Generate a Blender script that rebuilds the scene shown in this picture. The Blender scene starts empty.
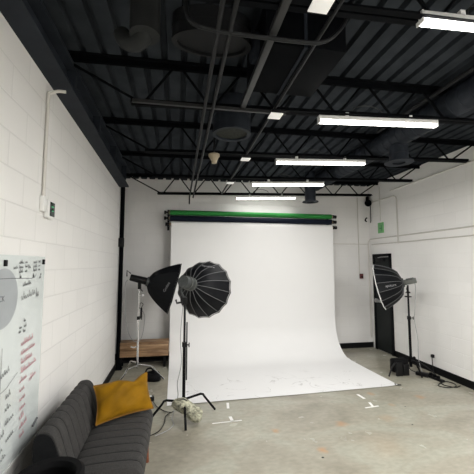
import bpy, bmesh, math, random
from mathutils import Vector, Matrix
random.seed(7)
S = bpy.context.scene
COL = S.collection
PI = math.pi
V = Vector

# ---------------------------------------------------------------- materials
def nt(name):
    m = bpy.data.materials.new(name); m.use_nodes = True
    t = m.node_tree; b = t.nodes['Principled BSDF']
    return m, t, b
def mat(name, col, rough=.6, metal=0., noise=0., nscale=20., bump=0., spec=.5, emit=None, estr=0., sheen=0., trans=0., coat=0.):
    m, t, b = nt(name)
    b.inputs['Base Color'].default_value = (*col, 1)
    b.inputs['Roughness'].default_value = rough
    b.inputs['Metallic'].default_value = metal
    b.inputs['Specular IOR Level'].default_value = spec
    if sheen: b.inputs['Sheen Weight'].default_value = sheen; b.inputs['Sheen Roughness'].default_value = .4
    if trans: b.inputs['Transmission Weight'].default_value = trans
    if coat: b.inputs['Coat Weight'].default_value = coat
    if emit: b.inputs['Emission Color'].default_value = (*emit, 1); b.inputs['Emission Strength'].default_value = estr
    if noise or bump:
        tc = t.nodes.new('ShaderNodeTexCoord'); n = t.nodes.new('ShaderNodeTexNoise')
        n.inputs['Scale'].default_value = nscale; n.inputs['Detail'].default_value = 5
        t.links.new(tc.outputs['Object'], n.inputs['Vector'])
        if noise:
            r = t.nodes.new('ShaderNodeMapRange'); r.inputs[1].default_value = .3; r.inputs[2].default_value = .7
            r.inputs[3].default_value = 1-noise; r.inputs[4].default_value = 1+noise
            mx = t.nodes.new('ShaderNodeVectorMath'); mx.operation = 'SCALE'; mx.inputs[0].default_value = col
            t.links.new(n.outputs['Fac'], r.inputs[0]); t.links.new(r.outputs[0], mx.inputs['Scale'])
            t.links.new(mx.outputs[0], b.inputs['Base Color'])
        if bump:
            bp = t.nodes.new('ShaderNodeBump'); bp.inputs['Strength'].default_value = bump; bp.inputs['Distance'].default_value = .01
            t.links.new(n.outputs['Fac'], bp.inputs['Height']); t.links.new(bp.outputs[0], b.inputs['Normal'])
    return m

def block_mat(name, axis, col, dark=.955, zoff=.028):
    """painted concrete block: mortar courses 0.203 m apart; axis = horizontal world axis of the wall"""
    m, t, b = nt(name); N = t.nodes; L = t.links
    g = N.new('ShaderNodeNewGeometry'); sp = N.new('ShaderNodeSeparateXYZ'); cb = N.new('ShaderNodeCombineXYZ')
    L.new(g.outputs['Position'], sp.inputs[0])
    L.new(sp.outputs[axis], cb.inputs[0])
    sub = N.new('ShaderNodeMath'); sub.operation = 'SUBTRACT'; sub.inputs[1].default_value = zoff
    L.new(sp.outputs['Z'], sub.inputs[0]); L.new(sub.outputs[0], cb.inputs[1])
    br = N.new('ShaderNodeTexBrick'); L.new(cb.outputs[0], br.inputs['Vector'])
    br.inputs['Scale'].default_value = 1; br.inputs['Mortar Size'].default_value = .006; br.inputs['Mortar Smooth'].default_value = .5
    br.inputs['Brick Width'].default_value = .4064; br.inputs['Row Height'].default_value = .2032
    br.inputs['Color1'].default_value = (1, 1, 1, 1); br.inputs['Color2'].default_value = (.965, .965, .965, 1)
    br.inputs['Mortar'].default_value = (dark, dark, dark, 1)
    nz = N.new('ShaderNodeTexNoise'); nz.inputs['Scale'].default_value = 1.3; nz.inputs['Detail'].default_value = 4
    L.new(g.outputs['Position'], nz.inputs['Vector'])
    rg = N.new('ShaderNodeMapRange'); rg.inputs[3].default_value = .93; rg.inputs[4].default_value = 1.05
    L.new(nz.outputs['Fac'], rg.inputs[0])
    m1 = N.new('ShaderNodeVectorMath'); m1.operation = 'MULTIPLY'; m1.inputs[1].default_value = col
    L.new(br.outputs['Color'], m1.inputs[0])
    m2 = N.new('ShaderNodeVectorMath'); m2.operation = 'SCALE'; L.new(m1.outputs[0], m2.inputs[0]); L.new(rg.outputs[0], m2.inputs['Scale'])
    L.new(m2.outputs[0], b.inputs['Base Color'])
    b.inputs['Roughness'].default_value = .55
    n2 = N.new('ShaderNodeTexNoise'); n2.inputs['Scale'].default_value = 60; n2.inputs['Detail'].default_value = 3
    L.new(g.outputs['Position'], n2.inputs['Vector'])
    ad = N.new('ShaderNodeMath'); ad.operation = 'MULTIPLY_ADD'; ad.inputs[1].default_value = -1.; 
    mu = N.new('ShaderNodeMath'); mu.operation = 'MULTIPLY'; mu.inputs[1].default_value = .25
    L.new(n2.outputs['Fac'], mu.inputs[0]); L.new(br.outputs['Fac'], ad.inputs[0]); L.new(mu.outputs[0], ad.inputs[2])
    bp = N.new('ShaderNodeBump'); bp.inputs['Strength'].default_value = .35; bp.inputs['Distance'].default_value = .006
    L.new(ad.outputs[0], bp.inputs['Height']); L.new(bp.outputs[0], b.inputs['Normal'])
    return m

def floor_mat():
    m, t, b = nt('polished_concrete'); N = t.nodes; L = t.links
    g = N.new('ShaderNodeNewGeometry')
    def noise(scale, det=6, dist=0., vec=None):
        n = N.new('ShaderNodeTexNoise'); n.inputs['Scale'].default_value = scale; n.inputs['Detail'].default_value = det
        n.inputs['Distortion'].default_value = dist
        L.new(vec or g.outputs['Position'], n.inputs['Vector']); return n.outputs['Fac']
    def ramp(src, stops):
        r = N.new('ShaderNodeValToRGB'); e = r.color_ramp.elements
        e[0].position, e[0].color = stops[0][0], (*stops[0][1], 1); e[1].position, e[1].color = stops[-1][0], (*stops[-1][1], 1)
        for p, c in stops[1:-1]:
            x = e.new(p); x.color = (*c, 1)
        L.new(src, r.inputs[0]); return r.outputs[0]
    def mix(fac, a, c, mode='MIX'):
        x = N.new('ShaderNodeMix'); x.data_type = 'RGBA'; x.blend_type = mode
        if isinstance(fac, float): x.inputs[0].default_value = fac
        else: L.new(fac, x.inputs[0])
        for i, s in ((6, a), (7, c)):
            if isinstance(s, tuple): x.inputs[i].default_value = (*s, 1)
            else: L.new(s, x.inputs[i])
        return x.outputs[2]
    st = N.new('ShaderNodeMapping'); st.inputs['Scale'].default_value = (.7, 1.15, 1); L.new(g.outputs['Position'], st.inputs['Vector'])
    base = ramp(noise(1.5, 8, .8, st.outputs[0]), [(.3, FLOOR[0]), (.48, FLOOR[1]), (.56, FLOOR[2]), (.7, FLOOR[3])])
    fine = ramp(noise(22, 8, 0, st.outputs[0]), [(.3, (.88, .88, .88)), (.7, (1.07, 1.07, 1.07))])
    c = mix(1., base, fine, 'MULTIPLY')
    for (x, y, r, k) in [(1.01, 3.35, .06, .6), (1.33, 2.94, .06, .6), (1.74, 3.36, .08, .5), (2.57, 3.69, .06, .3), (2.52, 4.04, .07, .5), (3.08, 3.84, .08, .45), (1.95, 2.9, .25, .12), (2.3, 3.4, .12, .2)]:
        d = N.new('ShaderNodeVectorMath'); d.operation = 'DISTANCE'; d.inputs[1].default_value = (x, y, 0)
        wv = N.new('ShaderNodeVectorMath'); wv.operation = 'ADD'
        nn = N.new('ShaderNodeTexNoise'); nn.inputs['Scale'].default_value = 14; L.new(g.outputs['Position'], nn.inputs['Vector'])
        sc = N.new('ShaderNodeVectorMath'); sc.operation = 'SCALE'; sc.inputs['Scale'].default_value = .08
        sb = N.new('ShaderNodeVectorMath'); sb.operation = 'SUBTRACT'; sb.inputs[1].default_value = (.5, .5, .5)
        L.new(nn.outputs['Color'], sb.inputs[0]); L.new(sb.outputs[0], sc.inputs[0])
        L.new(g.outputs['Position'], wv.inputs[0]); L.new(sc.outputs[0], wv.inputs[1]); L.new(wv.outputs[0], d.inputs[0])
        mr = N.new('ShaderNodeMapRange'); mr.interpolation_type = 'SMOOTHSTEP'
        mr.inputs[1].default_value = 0; mr.inputs[2].default_value = r * 1.15; mr.inputs[3].default_value = k; mr.inputs[4].default_value = 0
        L.new(d.outputs['Value'], mr.inputs[0])
        c = mix(mr.outputs[0], c, (.52, .25, .10))
    L.new(c, b.inputs['Base Color'])
    rr = N.new('ShaderNodeMapRange'); rr.inputs[3].default_value = .18; rr.inputs[4].default_value = .32
    L.new(noise(4), rr.inputs[0]); L.new(rr.outputs[0], b.inputs['Roughness'])
    b.inputs['Specular IOR Level'].default_value = .5
    return m

def paper_mat():
    m, t, b = nt('seamless_paper'); N = t.nodes; L = t.links
    g = N.new('ShaderNodeNewGeometry')
    b.inputs['Roughness'].default_value = .75
    n = N.new('ShaderNodeTexNoise'); n.inputs['Scale'].default_value = 2.2; n.inputs['Detail'].default_value = 3; n.inputs['Distortion'].default_value = 1.2
    L.new(g.outputs['Position'], n.inputs['Vector'])
    # thin crease lines where the noise crosses one level, only on the floor sweep
    a = N.new('ShaderNodeMath'); a.operation = 'SUBTRACT'; a.inputs[1].default_value = .5; L.new(n.outputs['Fac'], a.inputs[0])
    ab = N.new('ShaderNodeMath'); ab.operation = 'ABSOLUTE'; L.new(a.outputs[0], ab.inputs[0])
    mr = N.new('ShaderNodeMapRange'); mr.inputs[1].default_value = 0; mr.inputs[2].default_value = .011; mr.inputs[3].default_value = 1; mr.inputs[4].default_value = 0
    L.new(ab.outputs[0], mr.inputs[0])
    sp = N.new('ShaderNodeSeparateXYZ'); L.new(g.outputs['Position'], sp.inputs[0])
    ym = N.new('ShaderNodeMapRange'); ym.inputs[1].default_value = 5.2; ym.inputs[2].default_value = 4.5; ym.inputs[3].default_value = 0; ym.inputs[4].default_value = .85
    L.new(sp.outputs['Y'], ym.inputs[0])
    n3 = N.new('ShaderNodeTexNoise'); n3.inputs['Scale'].default_value = 3.1; L.new(g.outputs['Position'], n3.inputs['Vector'])
    g3 = N.new('ShaderNodeMapRange'); g3.inputs[1].default_value = .47; g3.inputs[2].default_value = .58; L.new(n3.outputs['Fac'], g3.inputs[0])
    mu = N.new('ShaderNodeMath'); mu.operation = 'MULTIPLY'; L.new(mr.outputs[0], mu.inputs[0]); L.new(ym.outputs[0], mu.inputs[1])
    mu2 = N.new('ShaderNodeMath'); mu2.operation = 'MULTIPLY'; L.new(mu.outputs[0], mu2.inputs[0]); L.new(g3.outputs[0], mu2.inputs[1])
    mx = N.new('ShaderNodeMix'); mx.data_type = 'RGBA'; mx.inputs[6].default_value = (*PAPER, 1); mx.inputs[7].default_value = (.38, .37, .36, 1)
    L.new(mu2.outputs[0], mx.inputs[0]); L.new(mx.outputs[2], b.inputs['Base Color'])
    n2 = N.new('ShaderNodeTexNoise'); n2.inputs['Scale'].default_value = 1.6; n2.inputs['Detail'].default_value = 2; L.new(g.outputs['Position'], n2.inputs['Vector'])
    bp = N.new('ShaderNodeBump'); bp.inputs['Strength'].default_value = .25; bp.inputs['Distance'].default_value = .05
    L.new(n2.outputs['Fac'], bp.inputs['Height']); L.new(bp.outputs[0], b.inputs['Normal'])
    return m

def wood_mat(name, c1, c2, axis_scale=(1.2, 14, 14)):
    m, t, b = nt(name); N = t.nodes; L = t.links
    tc = N.new('ShaderNodeTexCoord'); mp = N.new('ShaderNodeMapping'); mp.inputs['Scale'].default_value = axis_scale
    n = N.new('ShaderNodeTexNoise'); n.inputs['Scale'].default_value = 2.5; n.inputs['Detail'].default_value = 6; n.inputs['Distortion'].default_value = .6
    L.new(tc.outputs['Object'], mp.inputs[0]); L.new(mp.outputs[0], n.inputs['Vector'])
    r = N.new('ShaderNodeValToRGB'); r.color_ramp.elements[0].position = .35; r.color_ramp.elements[1].position = .66
    r.color_ramp.elements[0].color = (*c1, 1); r.color_ramp.elements[1].color = (*c2, 1)
    L.new(n.outputs['Fac'], r.inputs[0]); L.new(r.outputs[0], b.inputs['Base Color']); b.inputs['Roughness'].default_value = .5
    return m

FLOOR = [(.265, .245, .195), (.343, .323, .26), (.365, .358, .292), (.43, .40, .325)]
PAPER = (.785, .782, .777)
WALLC = (.87, .86, .835)
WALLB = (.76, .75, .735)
M = dict(
    wall_x=block_mat('painted_block_x', 'X', WALLB), wall_y=block_mat('painted_block_y', 'Y', (.93, .92, .90)),  # one white paint; each wall's light level is worked into its tone
    wall_l=block_mat('painted_block_left', 'Y', (.82, .81, .79), .89),
    floor=floor_mat(), paper=paper_mat(),
    flue=mat('dark_flue_paint', (.021, .0225, .023), .6, spec=.1, noise=.15, nscale=6),
    deck=mat('black_deck_paint', (.027, .0312, .037), .8, spec=.03, noise=.25, nscale=6),
    steel=mat('black_steel_paint', (.0022, .0027, .0037), .7, noise=.2, nscale=9, spec=.05),
    duct=mat('black_duct_paint', (.020, .0238, .031), .55, spec=.1, noise=.2, nscale=8),
    ductgrey=mat('grey_duct_liner', (.030, .032, .028), .8, spec=.1, noise=.3, nscale=40),
    conduit=mat('grey_conduit', (.018, .0185, .019), .45, .2),
    condark=mat('dark_conduit', (.011, .0117, .013), .5, .1, spec=.2),
    strip=mat('lit_deck_edge', (.13, .13, .13), .45, .4),
    whitecond=mat('painted_conduit', (.62, .60, .56), .5),
    black=mat('black_plastic', (.005, .005, .0055), .45, spec=.2, noise=.15, nscale=15),
    blackm=mat('matte_black', (.0045, .0045, .005), .7, spec=.1, noise=.2, nscale=20),
    basebd=mat('black_vinyl_base', (.004, .0042, .005), .5, spec=.15),
    door=mat('charcoal_door_paint', (.0155, .0185, .0185), .45, spec=.12, noise=.1, nscale=5),
    doord=mat('black_door_frame', (.003, .0035, .0045), .5, spec=.1),
    alu=mat('brushed_aluminium', (.42, .42, .42), .35, .8),
    chrome=mat('chrome', (.72, .72, .72), .18, 1.),
    white=mat('white_plastic', (.78, .78, .76), .4),
    plate=mat('white_plate_glow', (.80, .79, .77), .4, emit=(1, .98, .94), estr=.25),  # faint emission brightens the plates, which are not lamps
    fixture=mat('white_fixture_enamel', (.75, .75, .74), .4),
    tube=mat('lit_lens', (1, 1, 1), .4, emit=(1, .98, .94), estr=9.),
    green=mat('green_seamless', (.02, .175, .035), .7, spec=.2, noise=.15, nscale=3),
    navy=mat('black_seamless', (.006, .009, .019), .7, spec=.1),
    core=mat('cardboard_core', (.30, .22, .14), .8),
    softblk=mat('black_softbox_nylon', (.0042, .0048, .0062), .5, spec=.14, noise=.25, nscale=5, bump=.1),
    softgrey=mat('grey_seam_piping', (.11, .112, .115), .6),
    diff=mat('white_diffusion', (.8, .8, .79), .8),
    logo=mat('pale_print', (.26, .26, .27), .6),
    headgrey=mat('dark_grey_lamp_housing', (.045, .05, .05), .45, noise=.3, nscale=30),
    headgreen=mat('olive_grey_lamp_housing', (.10, .105, .095), .45),
    sofa=mat('charcoal_upholstery', (.042, .0405, .039), .9, noise=.3, nscale=120, bump=.2, sheen=.05, spec=.15),
    sofad=mat('black_upholstery', (.008, .0085, .0095), .9, noise=.2, nscale=90, bump=.2, spec=.15),
    pillow=mat('mustard_velvet', (.215, .105, .002), .7, noise=.25, nscale=7, bump=.12, sheen=.06, spec=.12),
    piping=mat('mustard_piping', (.20, .09, .003), .8),
    legwood=wood_mat('reddish_leg_wood', (.12, .035, .015), (.22, .07, .03)),
    bench=wood_mat('bench_wood', (.16, .085, .04), (.36, .225, .12)),
    board=mat('whiteboard_enamel', (.63, .675, .665), .16, noise=.04, nscale=3),
    boarddisc=mat('grey_disc', (.36, .385, .40), .5, noise=.06, nscale=4),
    ink=mat('black_ink', (.14, .145, .15), .6), red=mat('red_ink', (.62, .27, .31), .6), blue=mat('grey_blue_ink', (.27, .30, .36), .6),
    screen=mat('black_screen', (.01, .02, .015), .15), led=mat('green_readout', (.03, .3, .12), .4, emit=(.1, .9, .4), estr=.25),
    sign=mat('pale_green_sign', (.19, .50, .20), .5), signd=mat('dark_green_print', (.05, .26, .09), .5),
    redp=mat('red_alarm', (.10, .010, .012), .4),
    bag=mat('grey_mottled_fur', (.36, .355, .27), .95, noise=.75, nscale=26, bump=.9),
    bagd=mat('dark_strap', (.03, .03, .03), .7),
    cordw=mat('pale_cord', (.35, .35, .35), .6), tape=mat('white_tape', (.82, .81, .78), .6),
    cup=mat('tan_detector', (.30, .25, .17), .5), debris=mat('dark_debris', (.02, .02, .018), .8),
    inner=mat('bin_contents_plastic', (.035, .04, .05), .25),
)

# ---------------------------------------------------------------- mesh helpers
class MB:
    def __init__(s): s.bm = bmesh.new()
    def box(s, lo, hi, mtx=None, bevel=0.):
        lo = V(lo); hi = V(hi); c = (lo + hi) / 2; d = hi - lo
        r = bmesh.ops.create_cube(s.bm, size=1, matrix=Matrix.Translation(c) @ Matrix.Diagonal((*d, 1)))
        vs = r['verts']
        if bevel:
            es = list({e for v in vs for e in v.link_edges})
            rr = bmesh.ops.bevel(s.bm, geom=es, offset=bevel, segments=2, profile=.5, affect='EDGES')
            vs = list({v for f in rr['faces'] for v in f.verts} | {v for v in vs if v.is_valid})
        if mtx: bmesh.ops.transform(s.bm, matrix=mtx, verts=vs)
        return s
    def cyl(s, a, b, r, r2=None, n=16, cap=True):
        a = V(a); b = V(b); d = b - a; q = d.to_track_quat('Z', 'Y').to_matrix().to_4x4()
        bmesh.ops.create_cone(s.bm, cap_ends=cap, cap_tris=False, segments=n, radius1=r, radius2=r if r2 is None else r2,
                              depth=d.length, matrix=Matrix.Translation((a + b) / 2) @ q)
        return s
    def tube(s, pts, r, n=8, smooth=0):
        pts = [V(p) for p in pts]
        if smooth:
            out = []
            P = [pts[0]] + pts + [pts[-1]]
            for i in range(1, len(P) - 2):
                for k in range(smooth):
                    t = k / smooth; a, b, c, d = P[i-1], P[i], P[i+1], P[i+2]
                    out.append(.5 * ((2*b) + (c-a)*t + (2*a-5*b+4*c-d)*t*t + (3*b-a-3*c+d)*t**3))
            out.append(pts[-1]); pts = out
        rings = []; up = None
        for i, p in enumerate(pts):
            d = (pts[min(i+1, len(pts)-1)] - pts[max(i-1, 0)])
            if d.length < 1e-9: d = V((0, 0, 1))
            d.normalize()
            if up is None:
                up = V((0, 0, 1)) if abs(d.z) < .9 else V((1, 0, 0))
            x = d.cross(up).normalized(); up = x.cross(d).normalized()
            rr = r[i] if isinstance(r, (list, tuple)) else r
            rings.append([s.bm.verts.new(p + (x*math.cos(2*PI*k/n) + up*math.sin(2*PI*k/n))*rr) for k in range(n)])
        for a, b in zip(rings, rings[1:]):
            for k in range(n): s.bm.faces.new((a[k], a[(k+1) % n], b[(k+1) % n], b[k]))
        s.bm.faces.new(rings[0][::-1]); s.bm.faces.new(rings[-1])
        return s
    def lathe(s, prof, mtx=None, n=24):
        rings = []
        for r, z in prof:
            if r < 1e-6: rings.append([s.bm.verts.new((0, 0, z))])
            else: rings.append([s.bm.verts.new((r*math.cos(2*PI*k/n), r*math.sin(2*PI*k/n), z)) for k in range(n)])
        for a, b in zip(rings, rings[1:]):
            for k in range(n):
                k2 = (k+1) % n
                if len(a) == 1 and len(b) == 1: continue
                if len(a) == 1: s.bm.faces.new((a[0], b[k2], b[k]))
                elif len(b) == 1: s.bm.faces.new((a[k], a[k2], b[0]))
                else: s.bm.faces.new((a[k], a[k2], b[k2], b[k]))
        if mtx: bmesh.ops.transform(s.bm, matrix=mtx, verts=[v for r in rings for v in r])
        return s
    def grid(s, rows, closed=False):
        vs = [[s.bm.verts.new(p) for p in r] for r in rows]
        m = len(vs[0])
        for a, b in zip(vs, vs[1:]):
            for k in range(m if closed else m-1):
                s.bm.faces.new((a[k], a[(k+1) % m], b[(k+1) % m], b[k]))
        return vs
    def poly(s, pts): s.bm.faces.new([s.bm.verts.new(p) for p in pts]); return s

def wloc(o):
    v = V((0, 0, 0))
    while o: v += o.location; o = o.parent
    return v
def obj(name, mb, material, parent=None, smooth=True, kind=None, label=None):
    bm = mb.bm
    bmesh.ops.recalc_face_normals(bm, faces=bm.faces)
    if parent is not None:
        bmesh.ops.translate(bm, vec=-wloc(parent), verts=bm.verts)
    me = bpy.data.meshes.new(name); bm.to_mesh(me); bm.free()
    o = bpy.data.objects.new(name, me); COL.objects.link(o); me.materials.append(M[material])
    if smooth:
        for p in me.polygons: p.use_smooth = True
        try: me.set_sharp_from_angle(angle=math.radians(35))
        except Exception: pass
    if parent is not None: o.parent = parent
    if kind: o['kind'] = kind
    if label: o['label'] = label
    return o
def struct(name, mb, material, **k): return obj(name, mb, material, kind='structure', smooth=False, **k)
def thing(name, label, cat, loc=(0, 0, 0), group=None):
    o = bpy.data.objects.new(name, None); COL.objects.link(o); o.location = loc; o.empty_display_size = .1
    o['label'] = label; o['category'] = cat
    if group: o['group'] = group
    return o
def tag(o, label, cat, group=None):
    o['label'] = label; o['category'] = cat
    if group: o['group'] = group
    return o
def solo(name, mb, material, label, cat, group=None, smooth=True):
    return tag(obj(name, mb, material, smooth=smooth), label, cat, group)
def dup(root, loc, label):
    r = root.copy(); COL.objects.link(r); r.location = loc; r['label'] = label
    for ch in list(root.children):
        c = ch.copy(); COL.objects.link(c); c.parent = r
        for g in ch.children:
            d = g.copy(); COL.objects.link(d); d.parent = c
    return r
def frame(o, axis, up=(0, 0, 1)):
    """matrix whose local Z runs along axis, local Y near up"""
    z = V(axis).normalized(); x = V(up).cross(z).normalized(); y = z.cross(x)
    m = Matrix((x, y, z)).transposed().to_4x4(); m.translation = V(o); return m
def text_mesh(txt, size, mtx, name, material, parent, font_ext=.0005):
    cu = bpy.data.curves.new(name, 'FONT'); cu.body = txt; cu.size = size; cu.align_x = 'CENTER'; cu.align_y = 'CENTER'; cu.extrude = font_ext
    tmp = bpy.data.objects.new(name, cu); COL.objects.link(tmp)
    dg = bpy.context.evaluated_depsgraph_get(); me = bpy.data.meshes.new_from_object(tmp.evaluated_get(dg))
    bpy.data.objects.remove(tmp)
    mb = MB(); mb.bm.from_mesh(me); bmesh.ops.transform(mb.bm, matrix=mtx, verts=mb.bm.verts); bpy.data.meshes.remove(me)
    return obj(name, mb, material, parent, smooth=False)

# ---------------------------------------------------------------- room shell
XL, XR, YB, YR = -.971, 3.978, 6.235, -2.6
def deckz(x): return 3.305 + .012*x
struct('floor', MB().box((-1.9, YR-.2, -.12), (XR+.2, YB+.2, 0)), 'floor')
struct('wall_left', MB().box((XL-.16, YR, 0), (XL, 5.6, 3.6)), 'wall_l')
struct('wall_right', MB().box((XR, YR, 0), (XR+.16, YB, 3.6)), 'wall_y')
struct('wall_back', MB().box((-1.9, YB, 0), (XR+.16, YB+.16, 3.6)), 'wall_x')
struct('wall_rear', MB().box((-1.13, YR-.16, 0), (XR+.16, YR, 3.6)), 'wall_x')
struct('wall_alcove', MB().box((-1.9, 5.2, 0), (-1.75, YB, 3.6)), 'wall_y')
struct('baseboard_back', MB().box((-1.75, YB-.012, 0), (XR, YB, .105)), 'basebd')
struct('baseboard_left', MB().box((XL, YR, 0), (XL+.012, 5.6, .105)), 'basebd')
mb = MB(); mb.box((XR-.012, YR, 0), (XR, 5.54, .105)); struct('baseboard_right', mb, 'basebd')
# corrugated deck: trapezoid flutes running front to back
mb = MB(); pitch = .15; x = -1.9; rows = [[], []]
while x < XR+.15:
    for dx, dz in ((0, 0), (.098, 0), (.108, .042), (.140, .042)):
        for r, y in zip(rows, (YR-.1, YB+.1)): r.append((x+dx, y, deckz(x+dx)+dz))
    x += pitch
mb.grid(rows)
mb.box((-1.95, YR-.2, 3.5), (XR+.3, YB+.2, 3.6))
struct('ceiling', mb, 'deck')
# steel beam along the top of the left wall + column at its end
b = MB()
b.box((XL+.0, YR, 2.985), (XL+.15, 5.52, 3.01)).box((XL, YR, 3.0), (XL+.02, 5.52, 3.285)).box((XL+.085, YR, 3.0), (XL+.10, 5.52, 3.2)).box((XL, YR, 3.2), (XL+.17, 5.52, 3.23))
for y in (.9, 1.75, 2.6, 3.4, 4.25, 5.1): b.box((XL+.02, y, 3.0), (XL+.17, y+.02, 3.2))
for v in b.bm.verts:
    if v.co.z < 3.1: v.co.z += (5.4-v.co.y)*.029 - .02
struct('trim_1', b, 'duct')
solo('steel_column', MB().cyl((-.935, 5.68, 0), (-.935, 5.68, 3.25), .035).box((-1.0, 5.615, 0), (-.87, 5.745, .012)), 'steel', 'slim black steel column at the far end of the left wall', 'column')
t = thing('junction_box', 'small black electrical box on the black column by the left wall end', 'electrical box', (-.93, 5.63, 2.05))
obj('housing', MB().box((-.985, 5.6, 1.98), (-.885, 5.645, 2.13), bevel=.006), 'black', t)
obj('cover', MB().box((-.975, 5.592, 1.99), (-.895, 5.6, 2.12), bevel=.003), 'condark', t)

# door in the right wall
d = MB(); y0, y1, dt = 5.55, 6.12, 1.9
d.box((XR-.03, y0, 0), (XR+.0, y0+.05, dt)).box((XR-.03, y1-.05, 0), (XR, y1, dt)).box((XR-.03, y0, dt-.05), (XR, y1, dt))
df = struct('door_1', d, 'doord')
obj('door_leaf', MB().box((XR-.016, y0+.05, .01), (XR-.004, y1-.05, dt-.05)), 'door', df, smooth=False)
cl = obj('door_closer', MB().box((XR-.075, 5.72, 1.755), (XR-.016, 5.95, 1.82), bevel=.008), 'condark', df)
obj('closer_arm', MB().tube([(XR-.05, 5.9, 1.825), (XR-.09, 5.75, 1.835), (XR-.03, 5.6, 1.84)], .008), 'alu', cl)
obj('push_bar', MB().box((XR-.07, 5.62, .945), (XR-.035, 6.05, .995), bevel=.01).box((XR-.06, 5.61, .93), (XR-.014, 5.68, 1.01), bevel=.006).box((XR-.06, 5.98, .93), (XR-.014, 6.05, 1.01), bevel=.006), 'alu', df)

# ---------------------------------------------------------------- joists
def make_joist():
    t = thing('bar_joist', 'black open-web steel joist holding the nearest ceiling light', 'joist', (0, 0, 0), 'roof joists')
    tc = MB()
    for s in (-1, 1):
        a = [(-.95, s*.008, 0), (XR, s*.008, 0)]
        for x0, x1 in ((-.95, XR),):
            vs = []
            for x in (x0, x1):
                z = deckz(x)-.002
                vs.append([(x, s*.006, z), (x, s*.05, z), (x, s*.05, z-.006), (x, s*.012, z-.006), (x, s*.012, z-.05), (x, s*.006, z-.05)])
            g = tc.grid(vs, closed=True)
            tc.bm.faces.new(g[0][::-1]); tc.bm.faces.new(g[1])
    obj('top_chord', tc, 'steel', t, smooth=False)
    bz = lambda x: 2.955 + .03*x
    bc = MB()
    for s in (-1, 1):
        vs = []
        for x in (-.38, 3.83):
            z = bz(x)
            vs.append([(x, s*.006, z), (x, s*.042, z), (x, s*.042, z+.005), (x, s*.011, z+.005), (x, s*.011, z+.04), (x, s*.006, z+.04)])
        g = bc.grid(vs, closed=True); bc.bm.faces.new(g[0][::-1]); bc.bm.faces.new(g[1])
    obj('bottom_chord', bc, 'steel', t, smooth=False)
    n = 7; nodes = [-.3 + 3.85*i/n for i in range(n+1)]
    def web(a, b): obj('web_bar', MB().cyl(a, b, .0105, n=8), 'steel', t)
    web((-.9, 0, deckz(-.9)-.03), (nodes[0]-.02, 0, bz(nodes[0])+.02))
    for i in range(n):
        xm = (nodes[i]+nodes[i+1])/2
        web((nodes[i]+.02, 0, bz(nodes[i])+.02), (xm-.03, 0, deckz(xm)-.03))
        web((xm+.03, 0, deckz(xm)-.03), (nodes[i+1]-.02, 0, bz(nodes[i+1])+.02))
    web((nodes[-1]+.02, 0, bz(nodes[-1])+.02), (3.93, 0, deckz(3.93)-.03))
    return t
JY = [1.43, 2.545, 3.66, 4.73, 5.89]
ordn = ['nearest', 'second nearest', 'middle', 'second farthest', 'farthest']
j = make_joist(); j.location = (0, JY[0], 0)
for i in range(1, 5):
    dup(j, (0, JY[i], 0), 'black open-web steel joist holding the %s ceiling light' % ordn[i])

# ---------------------------------------------------------------- strip lights
LX = [(1.25, 1.17), (1.18, 1.16), (1.137, 1.14), (1.087, 1.13), (1.047, 1.15)]
def make_light():
    L = 1.16
    t = thing('strip_light', 'x', 'ceiling light', (0, 0, 0), 'ceiling strip lights')
    obj('housing', MB().box((0, -.026, .026), (L, .026, .062), bevel=.005).box((.25, -.012, .06), (.28, .012, .1)).box((L-.28, -.012, .06), (L-.25, .012, .1)), 'fixture', t)
    obj('lens', MB().box((.006, -.024, .0), (L-.006, .024, .027), bevel=.009), 'tube', t)
    for x in (0, L): obj('end_cap', MB().box((x-.004, -.027, -.002), (x+.004, .027, .063), bevel=.002), 'fixture', t)
    obj('power_whip', MB().tube([(.32, .02, .07), (.36, .03, .16), (.5, .05, .2), (.62, .05, .17), (.66, .04, .1)], .0042, smooth=6), 'conduit', t)
    return t
lt = make_light()
LZ = [2.972, 2.913, 2.893, 2.879, 2.899]
lt.location = (LX[0][0], JY[0], LZ[0]); lt.rotation_euler = (0, -.044, 0)
names = ['lit white strip light cut off by the right edge of the photo', 'longest fully seen lit strip light, below the one cut off at right', 'third lit strip light counting from the nearest, mid ceiling',
         'lit strip light just above the farthest one near the back wall', 'farthest and smallest lit strip light, above the green backdrop roll']
lt['label'] = names[0]
for i in range(1, 5):
    dup(lt, (LX[i][0], JY[i], LZ[i]), names[i])

# ---------------------------------------------------------------- raceway, sensors, conduits, ducts
solo('conduit', MB().tube([(.77, .2, 2.985), (.77, 5.85, 2.985)], .012), 'condark', 'thin dark conduit running through the white square plates', 'conduit')
def make_sensor():
    t = thing('sensor_box', 'x', 'sensor', (0, 0, 0), 'white square ceiling boxes')
    obj('box', MB().box((-.04, -.04, 0), (.04, .04, .04), bevel=.004), 'condark', t)
    obj('face_plate', MB().box((-.052, -.052, -.008), (.052, .052, .001), bevel=.002), 'plate', t)
    return t
s = make_sensor(); s.location = (.675, 1.40, 2.975); s['label'] = 'largest white square ceiling box, at the top edge of the photo'
dup(s, (.775, 2.5, 2.925), 'white square ceiling box left of the second strip light')
dup(s, (.755, 3.62, 2.917), 'white square ceiling box left of the third strip light')
dup(s, (.745, 4.70, 2.905), 'smallest white square ceiling box, left of the fourth strip light')
solo('conduit', MB().cyl((.19, -.5, 2.945), (.19, 5.95, 2.92), .013).cyl((.19, 5.95, 2.92), (.19, 5.99, 2.80), .012), 'condark', 'left one of two thin dark pipes running side by side under the joists', 'pipe')
solo('conduit', MB().cyl((.255, -.5, 2.945), (.255, 5.95, 2.92), .013), 'condark', 'right one of two thin dark pipes running side by side under the joists', 'pipe')
solo('strut_rail', MB().box((.472, .4, 2.945), (.514, 2.47, 2.985), bevel=.004), 'conduit', 'thick grey rail ending under the second nearest joist', 'rail')
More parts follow.
